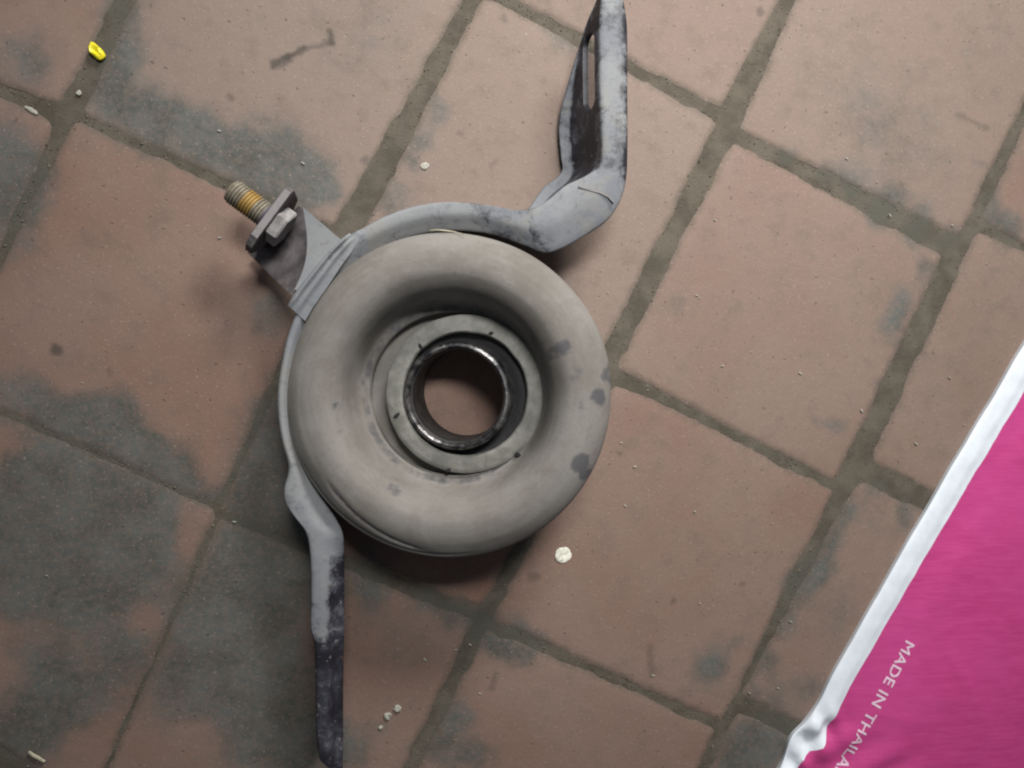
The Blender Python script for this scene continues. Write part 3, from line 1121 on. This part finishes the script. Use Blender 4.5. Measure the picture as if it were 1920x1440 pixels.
# ------------------------------------------------------------------ litter
def blob(name, px, py, rx, ry, h, ang, mat, seed, hole=0.0, n=18, ragged=1.0):
    c = at(px, py, 0)
    V, F = [], []
    ca, sa = math.cos(ang), math.sin(ang)
    rings = ((1.0, 0.05), (1.0, .55), (.78, .95), (.35 + .25 * hole, 1.0), (.12, 1.0 - hole))
    for (k, z) in rings:
        for i in range(n):
            a = 2 * math.pi * i / n
            rr = k * (1 + .30 * ragged * noise.noise(Vector((math.cos(a) * 1.6 + seed, math.sin(a) * 1.6, k * .5))) + .16 * ragged * noise.noise(Vector((math.cos(a) * 5 + seed, math.sin(a) * 5, k))))
            x, y = rx * rr * math.cos(a), ry * rr * math.sin(a)
            V.append(Vector(((x * ca - y * sa), (x * sa + y * ca),
                             .2 + h * z * (1 + .6 * noise.noise(Vector((x * .9, y * .9, seed)))))) * MM)
    for r in range(len(rings) - 1):
        F += [(r * n + i, r * n + (i + 1) % n, (r + 1) * n + (i + 1) % n, (r + 1) * n + i) for i in range(n)]
    F.append(tuple(range((len(rings) - 1) * n, len(rings) * n)))
    F.append(tuple(range(n)))
    o = mesh_obj(name, V, F, mat, None, 45)
    o.location = (c.x, c.y, 0)
    return o


tag(blob("plastic_scrap", 182, 98, 5.0, 2.9, 2.6, math.radians(-40), M_YEL, 3, .5), "small bright yellow plastic scrap lying on a tile joint",
    "scrap")
tag(blob("paint_chip", 1056, 1040, 4.6, 4.3, .6, .4, M_ROUND, 5, .8, 22, .35), "round white chip on the tile below the rubber ring", "chip")
tag(blob("plaster_crumb", 745, 1328, 2.2, 1.8, 1.2, .4, M_CHIP, 8), "upper of two small white crumbs right of the black lower arm", "crumb",
    "crumbs beside the lower arm")
tag(blob("plaster_crumb", 727, 1342, 2.2, 2.0, 1.2, .4, M_CHIP, 9), "lower and whiter of two small white crumbs right of the black lower arm",
    "crumb", "crumbs beside the lower arm")
tag(blob("plaster_crumb", 714, 1363, 1.1, 1.0, .8, .4, M_CHIP, 10), "tiniest white crumb below the pair beside the black lower arm", "crumb",
    "crumbs beside the lower arm")
tag(blob("plaster_crumb", 797, 311, 2.4, 1.9, .5, .2, M_CHIP, 12), "pale crumb on the tile above the bracket's curved strap", "crumb")
tag(blob("plaster_crumb", 60, 207, 3.4, 1.2, .4, -.5, M_CHIP, 14), "long pale crumb on the left tile below the yellow scrap", "crumb")
tag(blob("plaster_crumb", 148, 175, 1.4, 1.2, .6, .2, M_CHIP, 15), "pale crumb in the joint just below the yellow scrap", "crumb")


def blade(name, pts, wd, th, mat):
    """curved flattened stalk through points (mm)"""
    V, F = [], []
    n = len(pts)
    for i, p in enumerate(pts):
        d = (pts[min(i + 1, n - 1)] - pts[max(i - 1, 0)])
        sdv = Vector((-d.y, d.x, 0)).normalized()
        ww = wd * (.35 + .65 * math.sin(math.pi * (i + .6) / (n + .2)))
        for a in range(6):
            t = 2 * math.pi * a / 6
            V.append((p + sdv * math.cos(t) * ww + ud * math.sin(t) * th) * MM)
    for i in range(n - 1):
        for a in range(6):
            b = (a + 1) % 6
            F.append((i * 6 + a, i * 6 + b, (i + 1) * 6 + b, (i + 1) * 6 + a))
    F += [tuple(range(6)), tuple(range((n - 1) * 6, n * 6))]
    return mesh_obj(name, V, F, mat, None, 50)


tag(blade("straw_piece", [P(54, 1409, 1.2), P(62, 1416, 1.4), P(72, 1421, 1.3), P(84, 1428, 1.0)], .95, .7, M_STRAW),
    "short pale straw on the stained tile in the lower left corner", "straw")
tag(blade("grass_fibre", [P(806, 432, 40), P(820, 431, 41.5), P(832, 432, 42), P(848, 434, 41), P(872, 440, 47)], .35, .2, M_STRAW),
    "thin dry fibre caught between the strap and the top of the rubber ring", "fibre")

crease_shade = blade("crease_shade", [P(1084, 350, ZT + .1), P(1104, 356, ZT - .3), P(1124, 361, ZT - .6), P(1140, 369, ZT - 1.2), P(1150, 380, ZT - 1.6)],
               .75, .9, M_BROWN)  # dark strip painted in for the shaded line of the fold
sub(crease_shade, bracket)

flecks = [(1340, 413), (1668, 404), (1587, 298), (1644, 342), (1312, 559), (1140, 550), (1306, 554), (1409, 660), (1355, 686), (1780, 708),
          (1615, 770), (1717, 832), (1807, 797), (1165, 830), (1448, 982), (1302, 959), (1172, 948), (1620, 1074), (1482, 1165), (1459, 1290),
          (1405, 1299), (1224, 1266), (1312, 1131), (855, 1218), (881, 1208), (797, 1236), (900, 1300), (88, 1079), (155, 718),
          (412, 246), (568, 306), (440, 978), (870, 868), (1190, 875), (1785, 423), (1850, 495), (412, 446), (1500, 700)]
src = [blob("fleck", 0, 0, 1.15, .42, .4, 0, M_CHIP, 20 + i, n=8) for i in range(3)]
for i, (px, py) in enumerate(flecks):
    if i < 3:
        o = src[i]
    else:
        o = src[i % 3].copy()
        COL.objects.link(o)
    p = at(px, py, 0)
    k = random.uniform(.55, 1.15)
    o.location = (p.x, p.y, 0.1 * MM)
    o.scale = (k, k, k)
    o.rotation_euler = (0, 0, random.uniform(-.9, .2))
    tag(o, "tiny pale fleck of dust scattered on the floor tiles", "fleck", "tiny pale flecks on the floor")
